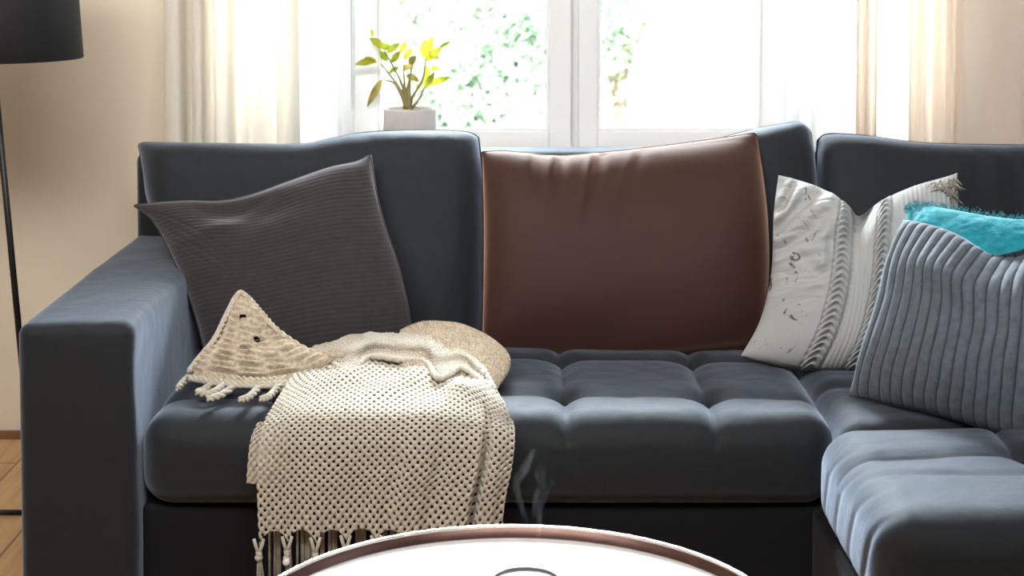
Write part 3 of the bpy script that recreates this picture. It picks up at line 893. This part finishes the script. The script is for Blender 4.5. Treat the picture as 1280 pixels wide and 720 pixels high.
A = [Zr(.480, (374, 462), (412, 446), (455, 448), (505, 444), (555, 456), (604, 466)),
     Zr(.478, (356, 486), (402, 474), (455, 472), (512, 472), (570, 480), (622, 492)),
     Zr(.468, (344, 505), (395, 497), (452, 494), (514, 495), (578, 500), (634, 510)),
     Yr(3.035, (335, 524), (388, 520), (450, 518), (515, 518), (580, 520), (641, 530)),
     Yr(AY, (327, 548), (384, 547), (449, 546), (514, 546), (580, 546), (643, 554)),
     Yr(AY-.004, (323, 585), (382, 586), (447, 587), (511, 587), (576, 587), (639, 588)),
     Yr(AY-.002, (324, 628), (381, 628), (442, 628), (504, 628), (568, 628), (631, 628)),
     Yr(AY, (326, 677), (381, 677), (440, 677), (501, 677), (562, 677), (626, 677))]
def Aex(U, V, W, H):
    hang = np.clip((V-.3)*2.5, 0, 1)
    r = hang*(.007*np.sin(U*9+1)+.006*np.sin(U*21+2*V))
    r -= hang*.055*np.exp(-((U-.905+.03*V)/.011)**2)
    r += hang*.008*np.exp(-((U-.95)/.03)**2)
    r -= hang*.012*np.exp(-((U-.58+.05*V)/.025)**2)+hang*.012*np.exp(-((U-.76+.06*V)/.025)**2)
    top = np.exp(-((V-.16)/.16)**2)
    r += top*(.010*np.sin((U*1.2+V*1.0)*16)*np.clip(U*2-.4, 0, 1)+.006*fnoise(U*5, V*6))
    r += .012*np.exp(-((U-.80)/.05)**2)*np.exp(-((V-.22)/.12)**2)
    return np.abs(r)*.25+r*.75+.008
def Akeep(U, V, W, H):
    s = U*W; y = V*H
    per = W/8.0
    arch = .028*np.abs(np.sin(PI*s/per))**.55
    return y < H-arch
oA, SA, WA, HA = sheet('knit_panel', A, M_throw, .0152, .0205, .95, .0006, 460, 520, throw, Aex, Akeep)
E = [Yr(3.03, (322, 528), (340, 528), (360, 528)), Yr(3.022, (312, 556), (335, 556), (360, 556)), Yr(3.022, (308, 604), (332, 606), (360, 606))]
sheet('under_layer', E, M_throw, .012, .014, 1.6, .0008, 60, 100, throw)

rope = [(358, 475), (374, 460), (390, 453), (412, 453), (433, 464), (448, 456), (464, 446), (500, 450), (532, 453), (546, 472), (562, 468), (577, 460), (598, 473), (617, 490)]
topp = [(372, 447), (386, 440), (400, 435), (420, 428), (441, 421), (455, 419), (470, 419), (498, 420), (524, 422), (546, 425), (562, 428), (580, 434), (600, 452), (619, 484)]
K = len(rope)
zt_ = [.475]*2+[.49, .505, .515]+[.520]*5+[.515, .51, .50, .485]
zr_ = [.468]*2+[.478, .485, .483, .487]+[.492]*3+[.486, .486, .49, .482, .474]
rows = []
top3 = [atZ(p[0], p[1], z) for p, z in zip(topp, zt_)]
rows.append([p+np.array([0, .10, -.04]) for p in top3])
rows.append([p+np.array([0, .035, -.003]) for p in top3])
rows.append([atZ(t[0]*.7+r[0]*.3, t[1]*.7+r[1]*.3, zt*.8+zr*.2+.004) for t, r, zt, zr in zip(topp, rope, zt_, zr_)])
rows.append([atZ(t[0]*.35+r[0]*.65, t[1]*.35+r[1]*.65, zt*.4+zr*.6+.002) for t, r, zt, zr in zip(topp, rope, zt_, zr_)])
rows.append([atZ(r[0], r[1], z+.006) for r, z in zip(rope, zr_)])
rows.append([atZ(r[0], r[1]+3, z-.008) for r, z in zip(rope, zr_)])
sheet('folded_edge', rows, M_throw, .0150, .0150, 1.30, .0012, 320, 120, throw, lambda U, V, W, H: .004*fnoise(U*14, V*3), lump=.0003)
mb = MB(); q = crspline([atZ(r[0], r[1], z+.005) for r, z in zip(rope, zr_)], np.linspace(0, 1, 220))
mb.tube(q, [.0060+.0012*math.sin(i*1.25) for i in range(220)], 9)
mb.build('hem', M_throw, throw, smooth=True)

# rounded bundle behind
bn = (np.array([0, 3.21, .458]), np.array([0, -.20, .98]))
def knit_wr(a, b, am, big=.006):
    def f(U, V, W, H):
        x = U*W; y = V*H
        return -am*(np.cos(2*PI*(x/a+y/b))+np.cos(2*PI*(x/a-y/b)))+big*fnoise(x*12, y*12, 2)
    return f
pillow('rolled_end', bn, [(500, 412), (530, 407), (570, 412), (608, 427)], [(608, 427), (634, 444), (638, 462), (622, 486)], [(500, 492), (560, 496), (622, 486)],
       [(500, 412), (496, 450), (500, 492)], .030, M_throw2, throw, Tb=.002, p=3, q=2, nu=170, nv=150, wr=knit_wr(.012, .013, .0022, .004), k=.35)

# raised corner with a coarse knit
dn_ = np.array([0, -(.61-.462), (3.46-3.29)]); dn_ = np.array([0., -.66, .75])
d0 = atZ(0, 480, .462); d1 = atY(0, 367, d0[1]+.15)
vv = np.array([0, d1[1]-d0[1], d1[2]-d0[2]]); nn_ = np.cross([1, 0, 0], vv); nn_ /= np.linalg.norm(nn_)
if nn_[1] > 0: nn_ = -nn_
cpl = (np.array([0, d0[1], d0[2]]), nn_)
def cwr(U, V, W, H):
    x = U*W; y = V*H
    a, b = .0135, .0145
    r = -.0028*(np.cos(2*PI*(x/a+y/b))+np.cos(2*PI*(x/a-y/b)))*np.clip(1.6*V+.3, 0, 1)+.009*fnoise(x*12, y*14, 2)
    for k_, c in enumerate((.60, .74, .88)):
        r += .006*np.exp(-((V-c-.06*np.sin(U*3))/.035)**2)*np.clip(U*3, 0, 1)
    for cu, cv in ((.33, .28), (.62, .50), (.40, .62), (.22, .72)):
        r -= .016*np.exp(-((U-cu)/.05)**2-((V-cv)/.028)**2)
    return r
oD, SD, FD, BD = pillow('folded_corner', cpl, [(293, 372), (300, 366), (306, 371)], [(306, 371), (322, 386), (345, 412), (385, 438), (420, 448)],
    [(236, 464), (280, 474), (335, 478), (385, 470), (420, 448)], [(293, 372), (282, 396), (268, 424), (250, 446), (236, 464)],
    .016, M_throw2, throw, Tb=.006, p=4, q=2, nu=170, nv=150, wr=cwr, k=.3, cut=lambda u, v: (((u-.60)/.045)**2+((v-.48)/.022)**2 < 1) or (((u-.40)/.07)**2+((v-.63)/.02)**2 < 1) or (((u-.45)/.09)**2+((v-.26)/.02)**2 < 1))
def rope_tube(pts, r, name, mat, parent, n=60, tw=1.3, z=None, taper=True):
    q = crspline(pts, np.linspace(0, 1, n)); mb = MB()
    for ph in (0, 2.1, 4.2):
        c = [p+r*.55*np.array([math.cos(i*.35*tw+ph), math.sin(i*.35*tw+ph)*.6, math.sin(i*.35*tw+ph)*.8]) for i, p in enumerate(q)]
        mb.tube(c, [r*.62*(1-.35*abs(2*i/(n-1)-1)**3 if taper else 1) for i in range(n)], 7)
    return mb.build(name, mat, parent, smooth=True)
edge = [(a, b) for a, b in ((293, 374), (300, 366), (310, 372), (326, 390), (347, 413), (386, 438), (428, 445))]
rope_tube([atP(a, b, cpl[0]+nn_*.006, nn_) for a, b in edge], .0055, 'hem', M_throw2, throw, 130, taper=False)
edge = [(293, 374), (282, 396), (268, 424), (250, 446), (236, 464)]
rope_tube([atP(a, b, cpl[0]+nn_*.006, nn_) for a, b in edge], .0055, 'hem', M_throw, throw, 80, taper=False)
for k_, (dy_, mt) in enumerate(((0, M_throw2), (7, M_throw))):
    e = [(238, 465+dy_), (280, 473+dy_*.8), (330, 476+dy_*.7), (372, 470+dy_), (404, 458+dy_), (432, 450+dy_*.6)]
    rope_tube([atZ(a, b, .478-.006*k_) for a, b in e], .0075, 'hem', mt, throw, 150, taper=False)
for pts in ([(252, 462), (240, 468), (229, 478), (222, 486)], [(276, 478), (266, 480), (254, 488), (247, 489)], [(312, 478), (296, 482), (276, 494), (260, 499)],
            [(330, 478), (322, 486), (312, 496), (300, 500)], [(352, 478), (344, 488), (336, 496), (326, 499)], [(282, 478), (274, 486), (262, 492), (246, 491)], [(392, 468), (376, 476), (360, 486), (346, 488)]):
    rope_tube([atZ(a, b, z) for (a, b), z in zip(pts, (.472, .466, .462, .460))], .0072, 'tassel', M_throw, throw, 34)

# fringe on the hanging end
kp = [SA[-1, int(round(i/8*(SA.shape[1]-1)))] for i in range(9)]
for i, p in enumerate(kp):
    mb = MB(); px_, py_, pz_ = p; yk = py_-.004
    drop = .020+.006*((i*7) % 3)
    for s in (-1, 1):
        mb.tube([(px_+s*.009, yk+.001, pz_+.014), (px_+s*.005, yk-.001, pz_+.0), (px_, yk-.002, pz_-drop*.6)], [.0030, .0034, .0034], 7)
    mb.tube([(px_, yk-.002, pz_-drop*.4), (px_+.001, yk-.002, pz_-drop)], [.0062, .0055], 8)
    kn = [(0, .006)]+[(.0075*math.cos(a), .006*math.sin(a)) for a in np.linspace(PI/2-.1, -PI/2+.1, 9)]
    mb.lathe(kn, (px_, yk-.002, pz_-drop), 12)
    tz = pz_-drop
    tas = mb.build('tassel', M_throw, throw, smooth=True)
    sb = MB()
    for k in range(9):
        dx = rng.randn()*.0045; ln = .13+.02*rng.rand()
        sb.tube([(px_+dx*.3, yk-.001+rng.randn()*.002, tz), (px_+dx, yk+rng.randn()*.003, tz-.04), (px_+dx*1.4+.003*rng.randn(), yk+rng.randn()*.003, tz-ln)], [.0022, .0020, .0014], 5)
    sb.build('strands', M_strand, tas, smooth=True)
    if i == 1:
        bd = MB(); an = np.linspace(-PI/2, PI/2, 14)
        bd.lathe([(.0072*math.cos(a)+1e-5, .0072*math.sin(a)) for a in an], (px_, yk-.010, tz-.004), 20)
        b_ = bd.build('bead', M_bead, throw, smooth=True); b_['label'] = 'small white bead'
# second row of yarn hanging behind, from the under side of the throw
for i in range(8):
    p = (kp[i]+kp[i+1])/2; sb = MB()
    for k in range(10):
        dx = rng.randn()*.008; y0 = p[1]+.030+.006*rng.rand()
        sb.tube([(p[0]+dx, y0, p[2]+.05), (p[0]+dx*1.1, y0, p[2]-.03), (p[0]+dx*1.3+.004*rng.randn(), y0+.003*rng.randn(), p[2]-.14)], [.0028, .0026, .0018], 5)
    sb.build('tassel', M_strand, throw, smooth=True)

# ------------------------------------------------------------ coffee table
TZ = .42; TR = .372
tfar = atZ(640, 658, TZ)[1]; tcy = tfar-TR; tcx = XY(641, 2.2)
table = thing('coffee_table', 'round tray table with copper rim and glossy white top', 'table')
m = MB()
m.lathe([(TR-.008, -.022), (TR-.0022, .0-.002), (TR-.0012, -.0015), (TR+.0018, -.0015), (TR+.0020, -.002), (TR+.001, -.030), (TR-.020, -.034), (TR-.30, -.034)], (tcx, tcy, TZ), 160)
m.build('tray_rim', M_copper, table, smooth=True)
m = MB(); m.lathe([(TR+.0028*math.cos(a), .0028*math.sin(a)) for a in np.linspace(0, 2*PI, 13)], (tcx, tcy, TZ), 200)
m.build('rim_lip', M_lip, table, smooth=True)
m = MB(); m.lathe([(0, -.016), (TR-.05, -.016), (TR-.007, -.016), (TR-.0065, -.019), (TR-.010, -.024), (0, -.024)], (tcx, tcy, TZ), 128)
m.build('tabletop', M_top, table, smooth=False)
for k in range(3):
    a = PI/2+k*2*PI/3+.5
    m = MB(); m.tube([(tcx+(TR-.08)*math.cos(a), tcy+(TR-.08)*math.sin(a), TZ-.034), (tcx+(TR-.02)*math.cos(a), tcy+(TR-.02)*math.sin(a), 0.0)], [.012, .009], 14)
    m.build('leg', M_copper, table, smooth=True)

# cup
cz = TZ-.016; chh = .066
cfar = atZ(657, 708, cz+chh); cr_ = .047
cx0, cy0 = cfar[0], cfar[1]-cr_
cup = thing('cup', 'grey cup with a hot drink standing on the white tray table', 'cup')
m = MB(); m.lathe([(0, .0), (cr_*.6, 0), (cr_*.64, .003), (cr_*.86, .02), (cr_*.98, .045), (cr_, chh-.001), (cr_-.001, chh), (cr_-.003, chh-.001), (cr_-.006, .045), (cr_*.8, .02), (0, .012)], (cx0, cy0, cz+.001), 80)
m.build('cup_body', M_ceramic, cup, smooth=True)
m = MB(); m.lathe([(0, chh-.004), (cr_-.0025, chh-.004)], (cx0, cy0, cz), 60); m.build('drink', M_drink, cup, smooth=True)
hb = MB(); hp = [(cx0+cr_*.9, cy0-.02, cz+.050), (cx0+cr_+.018, cy0-.032, cz+.048), (cx0+cr_+.022, cy0-.034, cz+.03), (cx0+cr_*.9, cy0-.02, cz+.016)]
hb.tube(crspline(hp, np.linspace(0, 1, 20)), .0042, 8); hb.build('handle', M_ceramic, cup, smooth=True)

# steam
def steam_mat():
    m, nt, out = newmat('steam')
    v = N(nt, 'ShaderNodeVolumePrincipled'); v.inputs['Color'].default_value = (.95, .97, 1, 1)
    v.inputs['Density'].default_value = 6
    tc = N(nt, 'ShaderNodeTexCoord'); nz = N(nt, 'ShaderNodeTexNoise'); nz.inputs['Scale'].default_value = 22; nz.inputs['Detail'].default_value = 4
    mp = N(nt, 'ShaderNodeMapping'); mp.inputs['Scale'].default_value = (2, 2, .6); nt.links.new(tc.outputs['Object'], mp.inputs[0]); nt.links.new(mp.outputs[0], nz.inputs[0])
    mr = N(nt, 'ShaderNodeMapRange'); mr.inputs[1].default_value = .42; mr.inputs[2].default_value = .7; mr.inputs[4].default_value = 15
    nt.links.new(nz.outputs[0], mr.inputs[0]); nt.links.new(mr.outputs[0], v.inputs['Density']); nt.links.new(v.outputs[0], out.inputs['Volume'])
    return m
sm = MB(); SY = cy0
for pts, rads in (([(668, 706), (672, 665), (674, 635), (681, 612), (677, 590), (684, 570)], [.004, .005, .005, .007, .010, .004]),
                  ([(660, 706), (660, 660), (650, 630), (645, 605), (656, 585), (668, 562)], [.003, .004, .005, .006, .007, .003]),
                  ([(662, 706), (666, 660), (667, 635), (674, 615), (690, 600)], [.003, .004, .004, .006, .006])):
    q = crspline([atY(a, b, SY) for a, b in pts], np.linspace(0, 1, 30)); r_ = np.interp(np.linspace(0, 1, 30), np.linspace(0, 1, len(rads)), rads)
    sm.tube(q, r_, 12)
so = sm.build('steam', steam_mat(), smooth=True)
tag(so, 'faint wisps of steam rising from the grey cup', 'steam', kind='stuff')
